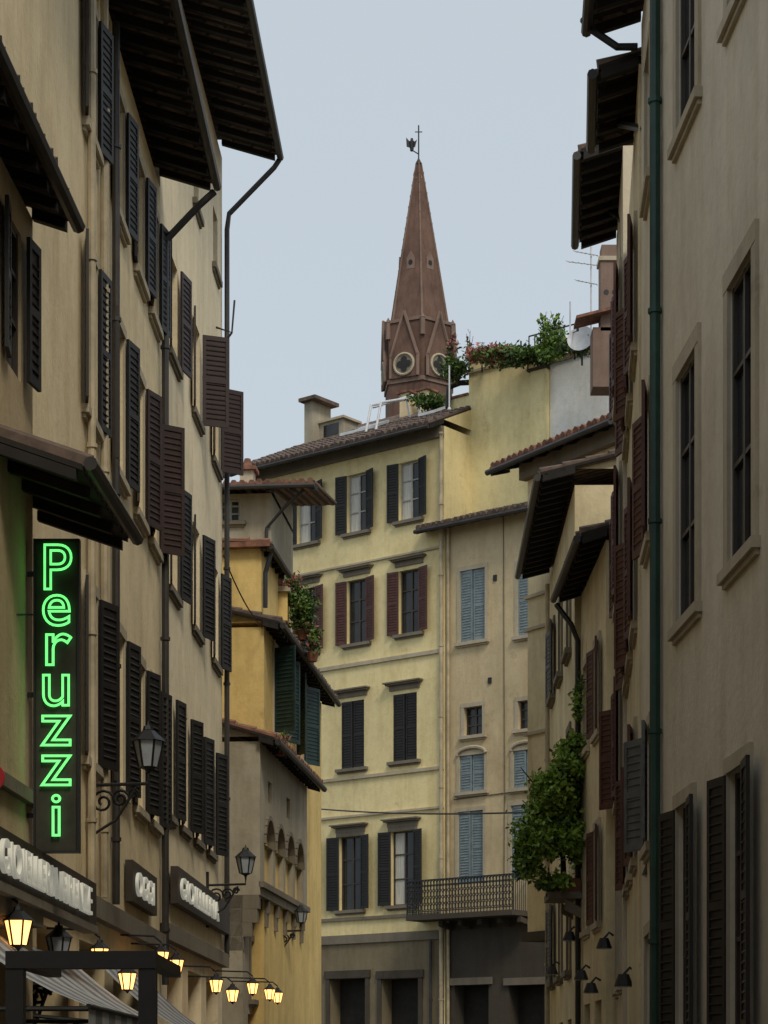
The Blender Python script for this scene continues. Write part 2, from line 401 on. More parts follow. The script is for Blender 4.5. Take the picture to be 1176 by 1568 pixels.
# yellow house behind loggia
b=B('yellow_house'); w=Wall(pt(404,43.2),pt(492,52)); ops=[]
zt=Z(840,43.2)
zg=Z(960,43.2)
win(b,w,w.uY(45),Z(1130,45),Z(1000,45),1.1,sh='green',ang=(120,150),ops=ops,sur='lstone')
win(b,w,w.uY(48.2),Z(1130,45),Z(1000,45),1.1,sh='green',ang=(150,150),ops=ops,sur='lstone')
facade(b,w,0,w.L,0,zg,ops,'yel'); body(b,w,0,w.L,0,zg,6,'yel')
roof(b,w,0,w.L,zg+.12,.35,1.2,.25,mat='yel',gut='pipe')
w2=w.off(-.05)
facade(b,w2,0,2.2,zg+.1,zt,[],'yel'); body(b,w2,0,2.2,zg+.1,zt,5.5,'yel')
roof(b,w2,0,2.2,zt+.05,.15,5.5,.06,mat='yel',gut='pipe',tile='tile')
b.wb('roof_tiles','tile',w2,-.2,.25,zt+.0,zt+.1,-5.6,.2)
b.tube('downpipe','iron',[w2.W(0,zt-.1,.2),w2.W(0,zt-.5,.08),w2.W(0,zg+.4,.08)],.05)
b.finish()

# grey house farther behind
b=B('grey_house'); w=Wall(pt(290,53.2),pt(415,53)); ops=[]
zt=Z(755,53)
win(b,w,w.P(352)[0],Z(805,53.5),Z(770,53.5),.5,ops=ops,sur=None)
facade(b,w,0,w.L,0,zt,ops,'grey'); body(b,w,0,w.L,0,zt,4,'grey')
roof(b,w,0,w.L,zt+.12,.6,4,.16,tile='tile',mat='grey',e1=1.2,raf=.5,gut='pipe')
b.tube('downpipe','pipe',[w.W(w.L+.9,zt-.05,.4),w.W(w.L+.4,zt-.4,.2),w.W(w.L-.1,zt-.9,.07),w.W(w.L-.1,9,.07)],.045)
b.wb('chimney','lstone',w,w.L-1.0,w.L-.65,zt+.1,zt+.95,-1.6,-1.2)
b.wb('chimney','tile',w,w.L-1.08,w.L-.57,zt+.951,zt+1.05,-1.7,-1.1)
b.frust('chimney','tile',w.W(w.L-.83,zt+1.05,-1.4),.14,.08,.25,8)
b.finish()

# ------------------------------------------------------------ FAR BUILDINGS
X0=pt(680,65); dv=Vector((-1.246,1,0)).normalized()
b=B('apartment_building'); wF=Wall(X0+dv*8.2,X0); w=wF; ops=[]
zt=Z(652,65)
def wz(px,a,c): return w.P(px,c)[1],w.P(px,a)[1]
def cw(px,a,c,**k):
    z0,z1=wz(px,a,c); win(b,w,w.P(px)[0],z0,z1,ops=ops,**k)
for px,dy in ((627,0),(547,19),(470,36)):
    cw(px,706+dy,796+dy,wd=.85,sh='black',ang=(172,160),cur=True,sur=None)
    cw(px,872+dy*.8,970+dy*.8,wd=.85,sh='red',ang=(173,165),hood='stone',sur=None,frame='dframe')
    cw(px-7,1062+dy*.6,1165+dy*.6,wd=.95,sh='black',ang=(3,3),hood='stone',sur=None)
    cw(px-10,1272+dy*.45,1386+dy*.4,wd=.95,sh='black',ang=(172,160),hood='stone',sur='stone',frame='dframe',cur=(px==627))
for px in (613,533): 
    z0,z1=wz(px,1498,1700); u=w.P(px)[0]; ops.append((u-.75,u+.75,.1,z1,.5))
    b.wb('door_frames','darkstone',w,u-.9,u-.751,0.01,z1,-.02,.06); b.wb('door_frames','darkstone',w,u+.751,u+.9,0.01,z1,-.02,.06); b.wb('door_frames','darkstone',w,u-.95,u+.95,z1+.001,z1+.25,-.02,.08)
zc=w.P(660,1432)[1]
facade(b,w,0,w.L,zc,zt,ops,'cream'); facade(b,w,0,w.L,0,zc,ops,'lowshade','lower_walls'); body(b,w,0,w.L,0,zt,8,'cream')
for py,h,m_ in ((1000,.12,'lstone'),(1178,.10,'lstone'),(1238,.07,'lstone'),(1432,.28,'stone'),(842,.06,'lstone'),(1400,.1,'stone')):
    z=w.P(655,py)[1]; b.wb('string_course',m_,w,.0,w.L-.001,z-h/2,z+h/2,-.02,.07)
SL=.46
roof(b,w,0,w.L,zt+.2,.75,6.5,SL,mat='cream',e1=0,e0=.7,raf=.5,gut='pipe',tile='tiled')
b.wb('eave_cornice','stone',w,0,w.L-.001,zt-.35,zt-.02,-.02,.14)
pipe(b,w,w.L-.05,1,zt-.2,'lpipe',.06,.09)
pipe(b,w,w.P(662)[0],1,w.P(662,1440)[1],'pipe',.05,.09)
def rs(d): return zt+.2+(-d)*SL+.12
for px in (520,548,640):
    d=-2.0; u=w.off(d).P(px)[0]
    b.obox('skylight','wmetal',w.W(u,rs(d)+.05,d),w.d*.7,-w.n*.8+UP*.8*SL,UP*.09)
    b.obox('skylight','glass',w.W(u+.06,rs(d)+.145,d-.03),w.d*.58,-w.n*.7+UP*.7*SL,UP*.01)
wd_=w.off(-3.2); u,z=wd_.P(466,617); u2=wd_.P(478)[0]; u3,z3=wd_.P(514,636)
b.wb('dormer','grey',w,u,u2,zt+.8,z,-4.2,-3.2); b.wb('dormer','tiled',w,u-.1,u2+.3,z+.001,z+.12,-4.3,-3.0)
b.wb('dormer','grey',w,u2+.001,u3,zt+.8,z3,-4.4,-3.6); b.wb('dormer','lstone',w,u2+.002,u3+.1,z3+.001,z3+.08,-4.5,-3.5)
b.wb('dormer','glass',w,u2+.2,u3-.2,z3-.5,z3-.1,-3.6,-3.58)
for px,a,c in ((612,604,628),(640,600,625)):
    wq=w.off(-4.5); u,z=wq.P(px,a); z0=wq.P(px,c)[1]
    b.wb('chimney','L1',wq,u,u+.4,z0-1,z,-.5,0); b.wb('chimney','tile',wq,u-.08,u+.48,z+.001,z+.08,-.58,.08)
b.finish()

b=B('roof_ladder')
ul=w.off(-1.4).P(571)[0]
for dx in (0,.42):
    u=ul+dx
    p=[w.W(u,rs(-1.0)-.1,-1.0),w.W(u,rs(-1.2)+.9,-1.3),w.W(u,rs(-3.2)+.65,-3.2),w.W(u,rs(-3.4)-.1,-3.4)]
    b.tube('rail','wmetal',p,.045)
for k in range(6):
    d=-1.4-k*.32
    b.tube('rungs','wmetal',[w.W(ul,rs(d)+.75,d),w.W(ul+.42,rs(d)+.75,d)],.03)
b.finish()

# F2 house with balcony
b=B('balcony_house'); w=Wall(X0-dv*.003,X0-dv*6.2).off(-.12); ops=[]
zt=w.P(690,806)[1]
cw(724,872,982,wd=.95,sh='blue',ang=(4,4),sur='lstone')
cw(813,862,972,wd=.95,sh='blue',ang=(4,4),sur='lstone')
cw(725,1082,1126,wd=.7,sur='lstone',frame='dframe'); cw(808,1072,1116,wd=.7,sur='lstone',frame='dframe')
cw(723,1156,1212,wd=.95,sh='blue',ang=(4,4),sur='lstone'); cw(806,1148,1206,wd=.95,sh='blue',ang=(4,4),sur='lstone')
cw(721,1242,1352,wd=.95,sh='blue',ang=(5,5),sur='lstone',sill=False); cw(803,1232,1346,wd=.95,sh='blue',ang=(4,4),sur='lstone',sill=False)
for px in (722,806):
    u,z=w.P(px,1508); ops.append((u-.65,u+.65,.1,z,.5)); b.wb('door_frames','stone',w,u-.8,u+.8,z+.001,z+.22,-.02,.08)
zc=w.P(690,1405)[1]
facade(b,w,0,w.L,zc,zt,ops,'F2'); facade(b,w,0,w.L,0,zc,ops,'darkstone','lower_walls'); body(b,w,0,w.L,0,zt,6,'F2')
roof(b,w,0,w.L,zt+.1,.6,2.2,.35,mat='F2',e0=.75,e1=0,raf=.5,gut='pipe')
for px,py in ((723,1156),(806,1148)):
    u,z=w.P(px,py)
    pts=[w.W(u-.55*math.cos(math.pi*i/8),z+.02+.22*math.sin(math.pi*i/8),.05) for i in range(9)]
    b.tube('arch_mouldings','lstone',pts,.06)
b.tube('downpipe','lpipe',[w.W(.12,1,.08),w.W(.12,zt,.08)],.05)
for px,py in ((756,890),(748,1047)): 
    u,z=w.P(px,py); b.wb('wall_vent','iron',w,u,u+.12,z,z+.18,0,.04)
u=w.P(772)[0]; b.tube('wall_cable','stone',[w.W(u,zc,.02),w.W(u+.03,zc+4,.02),w.W(u-.02,zt,.02)],.015,4)
b.tube('wall_cable','stone',[w.W(.3,w.P(690,1225)[1],.02),w.W(w.L*.5,w.P(690,1222)[1],.02),w.W(w.L,w.P(690,1226)[1],.02)],.015,4)
b.finish()
WF2=w
# balcony
b=B('wrought_iron_balcony'); u0=w.P(650)[0]; u1=w.P(812)[0]; zf=w.P(700,1402)[1]; H=1.08; dd=.95
b.wb('slab','darkstone',w,u0,u1,zf-.16,zf,.0,dd)
for i in range(5):
    u=max(.1,u0)+(u1-.1-max(.1,u0))*i/4; b.obox('slab','darkstone',w.W(u,zf-.45,0),w.d*.14,w.n*.55+UP*.1,UP*.16)
b.wb('railing','iron',w,u0,u1,zf+H-.04,zf+H,dd-.06,dd-.02); b.wb('railing','iron',w,u0,u1,zf+.08,zf+.11,dd-.055,dd-.025)
for e in (u0,u1-.03): b.wb('railing','iron',w,e,e+.03,zf+H-.04,zf+H-.002,0,dd-.06)
n=34
for i in range(n+1):
    u=u0+(u1-u0-.02)*i/n
    b.wb('railing','iron',w,u,u+.022,zf,zf+H-.04,dd-.05,dd-.03)
    if i<n:
        c0=u+(u1-u0)/n/2
        for zz in (.22,.42,.62,.82,.95):
            pts=[w.W(c0+.055*math.cos(a*.785),zf+zz+.09*math.sin(a*.785),dd-.04) for a in range(9)]
            b.tube('scrolls','iron',pts,.015,4)
for i in range(9):
    d=dd*i/9
    for e in (u0,u1-.02): b.wb('railing','iron',w,e,e+.018,zf,zf+H-.04,d,d+.018)
b.finish()

# terrace block above F2
b=B('rooftop_terrace_block'); wy=WF2.off(-1.3); w=wy
ua=w.P(688)[0]; uA=w.P(718)[0]; ub=w.P(845)[0]; uc=w.P(960)[0]
z1=w.P(690,612)[1]; z2=w.P(760,562)[1]; zb=WF2.P(690,806)[1]-.5
def blk(part,mat,u0,u1,za,zb_,d0=0,D=5): b.wb(part,mat,w,u0,u1,za,zb_,d0-D,d0)
blk('walls','yel2',ua,uA,zb,z1); blk('walls','yel2',uA+.001,ub,zb,z2)
blk('coping','tile',ua-.06,uA,z1+.001,z1+.07,.06); blk('coping','lstone',uA-.05,ub,z2+.001,z2+.08,.06)
blk('walls','yel2',uA+.001,uA+.75,z2+.081,z2+.42,0,1); blk('coping','tile',uA-.05,uA+.8,z2+.421,z2+.48,.05,1.1)
z3=w.P(900,545)[1]
blk('walls','white',ub+.001,uc,zb,z3,.1); blk('coping','stone',ub-.04,uc,z3+.001,z3+.08,.15)
blk('walls','yel2',ub-.6,ub-.02,zb,z2-.55,.3,.29); blk('coping','darkstone',ub-.68,ub-.01,z2-.549,z2-.47,.38,.37)
b.tube('flue','iron',[w.W(ua+.05,z1-.3,.15),w.W(ua+.05,z1+.35,.1),w.W(ua+.35,z1+.5,-.1),w.W(ua+.7,z1+.5,-.3)],.09)
blk('planters','pot',uA+.9,ub-.3,z2+.081,z2+.33,-.1,.35); blk('planters','pot',ub+.4,uc-.3,z3+.081,z3+.3,-.1,.35)
blk('walls','brickrib',ua-.5,ua+.2,z1-.5,z1+1.5,-2.6,1.2)
for k in range(5):
    u=ua-.7+.45*k; b.tube('trellis','bark',[w.W(u,z1,-2.4),w.W(u,z1+2.3,-2.4)],.03,5)
for zz in (.7,1.3,1.9): b.tube('trellis','bark',[w.W(ua-.7,z1+zz,-2.4),w.W(ua+1.1,z1+zz,-2.4)],.025,5)
for k in range(9):
    u=ub-1.2+.22*k; b.tube('terrace_rail','iron',[w.W(u,z2+.08,-.5),w.W(u,z2+.9,-.5)],.02,4)
b.tube('terrace_rail','iron',[w.W(ub-1.2,z2+.9,-.5),w.W(ub+.6,z2+.9,-.5)],.025,5)
b.finish()
b=B('terrace_plants')
for px,py,Yp,rx,rz,n,mats in ((700,562,66,.5,.42,1000,('leafA','leafC','leafA')),(692,530,67,.2,.3,160,('leafA','pink')),(655,616,68.5,.9,.22,900,('leafA','leafC')),(738,548,65,.5,.30,700,('pink','leafC','pink')),(770,542,64.5,.9,.30,1300,('pink','leafC','pink','leafC')),(808,545,64,1.0,.30,1700,('leafA','leafC','leafC')),(842,532,63,.6,.38,1100,('leafC','leafB','leafC')),(834,500,63,.2,.35,170,('leafC','leafB')),(852,502,63,.25,.32,170,('leafC','leafB')),(880,532,62,.6,.2,600,('leafA','leafC')),(918,524,61.5,.7,.24,900,('leafA','leafC','pink')),(718,538,65.5,.2,.5,240,('pink','leafC'))):
    c=pp(px,py,Yp)
    b.leaves('foliage',c,(rx,.6,rz),n,.14,mats,16)
    b.tube('stems','bark',[c-UP*(rz+.15),c+UP*rz*.4],.03,5,.01)
    for k in range(5): 
        b.tube('stems','bark',[c-UP*rz*.5,c+Vector((ru(-rx,rx),ru(-.3,.3),rz*ru(.6,1.4)))],.015,4,.006)
b.finish()
b=B('satellite_dish'); c=pp(890,520,61)
n=Vector((-.35,-1,.25)).normalized(); x=n.orthogonal().normalized(); y=n.cross(x)
def dq(k,j):
    r=.4*k/4; a=2*math.pi*j/20; return c+x*r*math.cos(a)+y*r*math.sin(a)+n*(r*r*.5)
for k in range(4):
    for j in range(20):
        b.face('reflector','wmetal',[dq(k,j),dq(k+1,j),dq(k+1,j+1),dq(k,j+1)] if k else [c,dq(1,j),dq(1,j+1)])
b.tube('arm','iron',[c-y*.38,c+n*.45],.015); b.frust('feed','iron',c+n*.45,.04,.04,.08,8)
b.tube('mast','iron',[c-n*.05,c-n*.1-UP*.7],.03); b.finish()
for px,y0,y1,Y in ((905,378,545,61.5),(873,462,535,62),(688,560,625,64)):
    b=B('tv_antenna'); p0=pp(px,y1,Y); p1=pp(px,y0,Y); b.tube('mast','wmetal',[p0,p1],.025)
    b.frust('foot','wmetal',p0-UP*.05,.06,.04,.08,8)
    if px==905:
        for zz,l in ((.25,.5),(.55,.7),(1.1,.45)):
            c=p1-UP*zz; b.tube('boom','wmetal',[c-Vector((l,.3,0)),c+Vector((l*.4,0,0))],.016)
            for k in range(6): 
                e=c+Vector((-l+l*1.3*k/5,-.3+.3*k/5,0)); b.tube('elements','wmetal',[e-Vector((0.08,.2,.05)),e+Vector((0.08,.2,.05))],.010,4)
    b.finish()
b=B('brick_chimney'); c=pp(933,480,60)
b.obox('stack','brickrib',c-Vector((.28,.3,.6)),Vector((.56,0,0)),Vector((0,.6,0)),UP*2.0)
b.obox('stack','lstone',c-Vector((.33,.35,-1.4)),Vector((.66,0,0)),Vector((0,.7,0)),UP*.12)
b.obox('stack','brickrib',c-Vector((.25,.27,-1.52)),Vector((.5,0,0)),Vector((0,.54,0)),UP*.35)
b.obox('stack','tile',c-Vector((1.0,.6,.35)),Vector((1.4,0,.35)),Vector((0,.9,0)),UP*.08)
for k in(-.12,.12): b.tube('vents','iron',[c+Vector((k,-.31,.5)),c+Vector((k,-.28,.5))],.08)
b.obox('stack','brickrib',c-Vector((.5,.3,2.2)),Vector((1.0,0,0)),Vector((0,.8,0)),UP*1.7)
b.finish()

# ------------------------------------------------------------ BELL TOWER
b=B('church_bell_tower'); Y=200; c=Vector(((641-CX)/FL*Y,Y,0)); zb0=Z(508,Y); za=Z(250,Y)
rot=math.radians(-90+5)
RD=3.5
def ring(r,z): return [Vector((c.x+r*math.cos(rot+k*math.pi/3),c.y+r*math.sin(rot+k*math.pi/3),z)) for k in range(6)]
b.frust('drum','brick',Vector((c.x,c.y,0)),RD,RD,zb0-.01,6,rot)
b.frust('cornice','brickrib',Vector((c.x,c.y,zb0)),RD+.15,RD+.15,.3,6,rot)
b.frust('cornice','brickrib',Vector((c.x,c.y,Z(600,Y))),RD+.15,RD+.15,.4,6,rot)
zm=zb0+.3+(za-zb0)*.42
b.frust('spire','brick',Vector((c.x,c.y,zb0+.3)),3.0,1.86,zm-zb0-.3,6,rot)
b.frust('spire','brick',Vector((c.x,c.y,zm)),1.86,.24,za-zm,6,rot)
r0=ring(3.03,zb0+.35); rm=ring(1.89,zm); r1=ring(.28,za)
for k in range(6):
    b.tube('ribs','brickrib',[r0[k],rm[k],r1[k]],.12,5,.06)
    for (s0,s1,N) in ((r0[k],rm[k],7),(rm[k],r1[k],9)):
        for i in range(1,N):
            p=s0.lerp(s1,i/N); o=(p-Vector((c.x,c.y,p.z))).normalized()
            b.obox('crockets','brickrib',p+o*.04-UP*.1-Vector((.06,.06,0)),Vector((.12,0,0)),Vector((0,.12,0)),UP*.18)
base=ring(RD,0); zg0=Z(600,Y)+.4; zg1=Z(510,Y)
zz=lambda v,z:Vector((v.x,v.y,z))
for k in range(6):
    a=base[k]; d=base[(k+1)%6]; mid=(a+d)/2; o=(mid-c); o.z=0; o.normalize(); t=(d-a).normalized()
    A=a+t*.35+o*.02; Dd=d-t*.35+o*.02
    top=zz(mid,zg1+1.0)+o*.02
    f=[zz(A,zg0),zz(Dd,zg0),zz(Dd,zg0+2.0),top,zz(A,zg0+2.0)]
    b.face('gables','brick',[v+o*.3 for v in f])
    for i in range(5): b.face('gables','brick',[f[i],f[(i+1)%5],f[(i+1)%5]+o*.3,f[i]+o*.3])
    for e in (f[2],f[4]): b.tube('gables','brickrib',[e+o*.35,top+o*.35],.16,5)
    for e in (A,Dd): b.tube('gables','brickrib',[zz(e,zg0)+o*.3,zz(e,zg0+2.1)+o*.3],.16,5)
    cc=zz(mid,Z(574,Y))+o*.36
    P=[cc+t*1.0*math.cos(j*math.pi/10)+UP*1.0*math.sin(j*math.pi/10) for j in range(21)]
    b.face('rose_window','stone',P[:20]); b.tube('rose_window','lstone',[p+o*.03 for p in P],.12,5)
    for j in range(4):
        q=cc+o*.05+t*.42*math.cos(j*math.pi/2)+UP*.42*math.sin(j*math.pi/2)
        b.face('rose_window','black',[q+o*.002*j+t*.33*math.cos(i*math.pi/6)+UP*.33*math.sin(i*math.pi/6) for i in range(12)])
    b.face('rose_window','black',[cc+o*.07+t*.3*math.cos(i*math.pi/6)+UP*.3*math.sin(i*math.pi/6) for i in range(12)])
    pc=zz(a,zb0-1.5)+(a-c).normalized()*.05; pc=Vector((pc.x,pc.y,zb0-1.5))
    b.frust('pinnacles','brickrib',pc,.26,.24,1.6,6); b.frust('pinnacles','brickrib',pc+UP*1.6,.28,.02,.5,6)
    zl=Z(412,Y); fr=(zl-zb0)/(zm-zb0); rr=(3.0*(1-fr)+1.86*fr)*.866
    lc=zz(c,zl)+o*rr
    lf=[lc-t*.42-UP*.6,lc+t*.42-UP*.6,lc+t*.42+UP*.4,lc+UP*1.1,lc-t*.42+UP*.4]
    b.face('lucarnes','brickrib',[v+o*.12 for v in lf])
    for i in range(5): b.face('lucarnes','brickrib',[lf[i]-o*.4,lf[(i+1)%5]-o*.4,lf[(i+1)%5]+o*.12,lf[i]+o*.12])
    b.face('lucarnes','black',[lc+o*.14+t*.22*math.cos(i*math.pi/6)+UP*.26*math.sin(i*math.pi/6) for i in range(12)])
b.frust('finial','brickrib',Vector((c.x,c.y,za-1.6)),.5,.42,.35,8); b.frust('finial','darkstone',Vector((c.x,c.y,za-.1)),.34,.05,.6,8)
b.tube('finial','iron',[Vector((c.x,c.y,za)),Vector((c.x,c.y,Z(192,Y)))],.07)
b.tube('finial','iron',[Vector((c.x-.35,c.y,Z(202,Y))),Vector((c.x+.35,c.y,Z(202,Y)))],.05)
v=Vector((c.x-.65,c.y,Z(228,Y)))
b.frust('weathervane','iron',v-UP*.2,.16,.28,.9,6); b.frust('weathervane','iron',v+UP*.7,.16,.12,.3,6)
b.face('weathervane','iron',[v+UP*.5,v+Vector((-.55,0,1.1)),v+Vector((-.5,0,.2)),v+Vector((-.2,0,.1))])
b.face('weathervane','iron',[v+UP*.5,v+Vector((.5,0,.9)),v+Vector((.3,0,.1))])
b.tube('weathervane','iron',[v-UP*.1,Vector((c.x,c.y,Z(236,Y)))],.06)
b.finish()

# ------------------------------------------------------------ RIGHT SIDE
b=B('plaster_palazzo'); w=Wall(pt(430+12800/13.0,13),pt(1014,21.9)); ops=[]
for Y in (15.4,18.1,20.5):
    win(b,w,w.uY(Y),6.12,8.6,.95,ops=ops,sur='lstone',frame='dframe',sw=.16,rec=.09,sp=.08)
    win(b,w,w.uY(Y),11.0,13.3,.95,ops=ops,sur='lstone',frame='dframe',sw=.16,rec=.09,sp=.08)
    win(b,w,w.uY(Y)+.1,2.0,4.3,.8,ops=ops,sh='black',ang=(174,168),sur='lstone',frame='dframe',sw=.12,rec=.12,sp=.08)
facade(b,w,0,w.L,0,16,ops,'R1'); body(b,w,0,w.L,0,16,8,'R1')
roof(b,w,0,w.L,16.2,.8,8,mat='R1')
pipe(b,w,w.L-.02,0,15.5,'copper',.055,.08)
b.finish()

b=B('narrow_townhouse'); w=Wall(pt(1009,22.0),pt(982,25)); ops=[]
for z0,z1,s_,a_ in ((11.6,13.1,None,0),(7.6,9.2,'red',165),(4.2,5.5,'gshut',150),(1.6,3.2,None,0)): win(b,w,w.uY(23.5),z0,z1,.8,ops=ops,sh=s_,ang=(172,a_),sur='lstone',frame='dframe',sp=.08)
facade(b,w,0,w.L,0,14.2,ops,'R1'); body(b,w,0,w.L,0,14.2,7,'R1')
roof(b,w,w.L-1.0,w.L,14.4,.58,7,.3,mat='R2',e1=.1)
b.tube('downpipe','iron',[pp(893,30,25.1),pp(905,45,25),pp(945,72,24.9),pp(976,72,24.9)],.045)
b.finish()
b=B('shuttered_townhouse'); w=Wall(pt(978,25.05),pt(960,30.4)); ops=[]
for i,Y in enumerate((26.1,28.0,29.6)):
    for z0,z1 in ((10.6,12.1),(7.2,8.9),(4.3,5.9)): win(b,w,w.uY(Y),z0,z1,.75,ops=ops,sh='red' if (i!=1 or z0>7) else None,ang=(173,(166,152,160)[i]),sur='lstone',frame='dframe',sp=.08)
facade(b,w,0,w.L,0,13.75,ops,'R4'); body(b,w,0,w.L,0,13.75,7,'R4')
roof(b,w,0,2.0,13.85,.48,7,.3,mat='R2',e0=0,e1=.05)
b.tube('downpipe','iron',[pp(922,165,27.1),pp(938,188,27),pp(1000,200,24.5),pp(1008,215,22.6)],.045)
b.finish()
b=B('ochre_townhouse'); w=Wall(pt(954,30.5),pt(944,33.9)); ops=[]
for Y in (31.4,33.0):
    for z0,z1 in ((12.2,13.6),(9.0,10.6),(5.9,7.5),(3,4.6)): win(b,w,w.uY(Y),z0,z1,.75,ops=ops,sh=None if z0<5 else 'red',ang=(172,168 if (z0>8 or Y<32) else 140),sur='lstone',frame='dframe',sp=.08)
facade(b,w,0,w.L,0,15.2,ops,'R2'); body(b,w,0,w.L,0,15.2,6,'R1')
roof(b,w,.2,w.L,15.4,.6,6,.3,mat='R1',e0=0)
b.tube('downpipe','iron',[pp(889,300,33.9),pp(898,312,33.6),pp(945,328,33),pp(953,340,32),pp(955,500,31)],.045)
b.finish()
b=B('low_townhouse'); w=Wall(pt(928,34),pt(890,38)); ops=[]
for Y in (35.2,37.0):
    for z0,z1 in ((7.4,8.9),(4.2,5.8)): win(b,w,w.uY(Y),z0,z1,.75,ops=ops,sh='red' if Y<36 else None,ang=(172,168),sur='lstone',frame='dframe',sp=.08)
    ops.append((w.uY(Y)-.5,w.uY(Y)+.5,.1,2.9,.3))
facade(b,w,0,w.L,0,10.35,ops,'R4'); body(b,w,0,w.L,0,10.35,6,'R4')
roof(b,w,0,w.L,10.5,.42,6,.3,mat='R4')
b.tube('downpipe','iron',[w.W(w.L,10.2,.45),w.W(w.L-.2,9.8,.2),w.W(w.L-.2,9.5,.08),w.W(w.L-.2,2,.08)],.05)
b.finish()
b=B('buff_townhouse'); w=Wall(pt(880,38.1),pt(842,45.3)); ops=[]
for Y in (39.4,41.7,44.0):
    for z0,z1 in ((9.6,11.1),(6.6,8.1),(3.6,5.2)): win(b,w,w.uY(Y),z0,z1,.8,ops=ops,sh='gshut' if Y>42 else None,ang=(172,168),sur='stone',frame='dframe')
    ops.append((w.uY(Y)-.5,w.uY(Y)+.5,.1,2.7,.3))
facade(b,w,0,w.L,0,12.4,ops,'R4'); body(b,w,0,w.L,0,12.4,5,'R4')
roof(b,w,0,w.L,12.7,.62,5,.25,mat='R4')
pipe(b,w,w.L-.4,1,12.2,'lpipe',.05)
b.finish()
b=B('corner_tenement'); w=Wall(pt(808,46.2),pt(960,43.3)); ops=[]
u,z=w.P(880,860); win(b,w,u,z,z+.9,.6,ops=ops,sur='stone'); 
zt=Z(712,46.2); zb=Z(1428,46.2)
facade(b,w,0,w.L,zb,zt,ops,'R4'); body(b,w,0,w.L,zb,zt,3,'R4')
roof(b,w,0,w.L,zt+.12,.5,3.6,.30,mat='R4',e0=.75,raf=.5,tile='tile')
b.wb('cornice','stone',w,-.08,w.L,zt-.35,zt-.02,-.02,.18); b.wb('cornice','lstone',w,-.08,w.L,Z(915,46),Z(915,46)+.07,-.02,.06)
b.wb('cornice','lstone',w,-.08,w.L,Z(965,46),Z(965,46)+.07,-.02,.06)
b.wb('cornice','lstone',w,-.08,w.L,Z(1125,46),Z(1125,46)+.07,-.02,.06)
b.wb('cornice','darkstone',w,-.1,w.L,zb-.2,zb-.002,-3,.1)
facade(b,w.off(-.8),.5,w.L,0,zb-.1,[],'lowshade','lower_wall')
b.face('lower_wall','lowshade',[w.W(.5,0,-.8),w.W(.5,zb-.2,-.8),w.W(.5,zb-.2,-3),w.W(.5,0,-3)])
b.finish()

# small tree growing from a wall terrace on the right
b=B('climbing_tree'); Yt=38.0
pz=Z(1378,Yt); bx=pp(838,1378,Yt)
b.obox('wall_planter','stone',Vector((bx.x,Yt-.35,pz)),Vector((3.62-bx.x,0,0)),Vector((0,1.1,0)),UP*.12)
b.obox('wall_planter','pot',Vector((bx.x+.06,Yt-.29,pz+.121)),Vector((3.5-bx.x,0,0)),Vector((0,.9,0)),UP*.25)
for k in (0,.8): b.obox('wall_planter','stone',Vector((bx.x+.3,Yt-.3+k,pz-.2)),Vector((3.55-bx.x-.3,0,-.15)),Vector((0,.12,0)),UP*.19)
trunk=[Vector((bx.x+.3,Yt,pz+.3)),pp(862,1310,Yt),pp(856,1240,Yt),pp(866,1180,Yt)]
b.tube('trunk','bark',trunk,.06,8,.02)
for k in range(16):
    a=trunk[1].lerp(trunk[2],R()); e=pp(ru(795,895),ru(1150,1330),Yt+ru(-.5,.5))
    b.tube('limbs','bark',[a,(a+e)/2+UP*.1,e],.028,5,.008)
for px,py,rx,rz,n in ((872,1170,.34,.40,2500),(852,1225,.56,.48,4600),(836,1280,.56,.42,3800),(878,1280,.38,.55,3000),(806,1320,.24,.30,900),(888,1140,.22,.25,700),(886,1070,.08,.5,350),(850,1350,.4,.18,700)):
    b.leaves('foliage',pp(px,py,Yt-.3),(rx,.55,rz),n,.11,('leafB','leafB','leafB','leafC','leafA'),18)
b.finish()
# left terrace greenery
b=B('balcony_plants')
for px,py,rx,rz,n,ms in ((462,935,.4,.5,1500,('leafA','leafC','leafC')),(478,975,.3,.4,900,('leafC','pink','leafC')),(425,900,.22,.35,500,('leafC','leafA','pink')),(448,900,.3,.25,500,('leafC','pink')),(430,1135,.25,.15,150,('leafC','pink'))):
    c=pp(px,py,46 if py<1000 else 43.2); b.leaves('foliage',c,(rx,.5,rz),n,.09,ms,10)
    b.frust('pots','pot',c-UP*(rz+.15),.10,.15,.2,10); b.tube('stems','bark',[c-UP*(rz+.05),c],.02,5,.01)
b.obox('planter','yel',pp(405,950,45.5),Vector((.5,0,0)),Vector((0,2.0,0)),UP*.75)
b.obox('planter','lstone',pp(402,905,45.4),Vector((.6,0,0)),Vector((0,2.2,0)),UP*.08)
b.finish()

# ------------------------------------------------------------ NEON SIGN
b=B('neon_shop_sign'); Yn=18.7
x0=pt(54,Yn).x; x1=pt(118,Yn).x; zt=Z(828,Yn); zb=Z(1302,Yn)
b.obox('board','signboard',Vector((x0,Yn+.03,zb)),Vector((x1-x0,0,0)),Vector((0,.06,0)),UP*(zt-zb))
for x in (x0-.02,x1): b.obox('frame','iron',Vector((x,Yn+.0,zb-.02)),Vector((.02,0,0)),Vector((0,.1,0)),UP*(zt-zb+.04))
for z in (zb-.02,zt): b.obox('frame','iron',Vector((x0,Yn+.002,z)),Vector((x1-x0,0,0)),Vector((0,.096,0)),UP*.02)
for z in (zb+.3,(zb+zt)/2,zt-.3): b.obox('bracket','iron',Vector((x0-.45,Yn+.06,z)),Vector((.43,0,0)),Vector((0,.04,0)),UP*.04)
e=b.finish()
xc=(x0+x1)/2
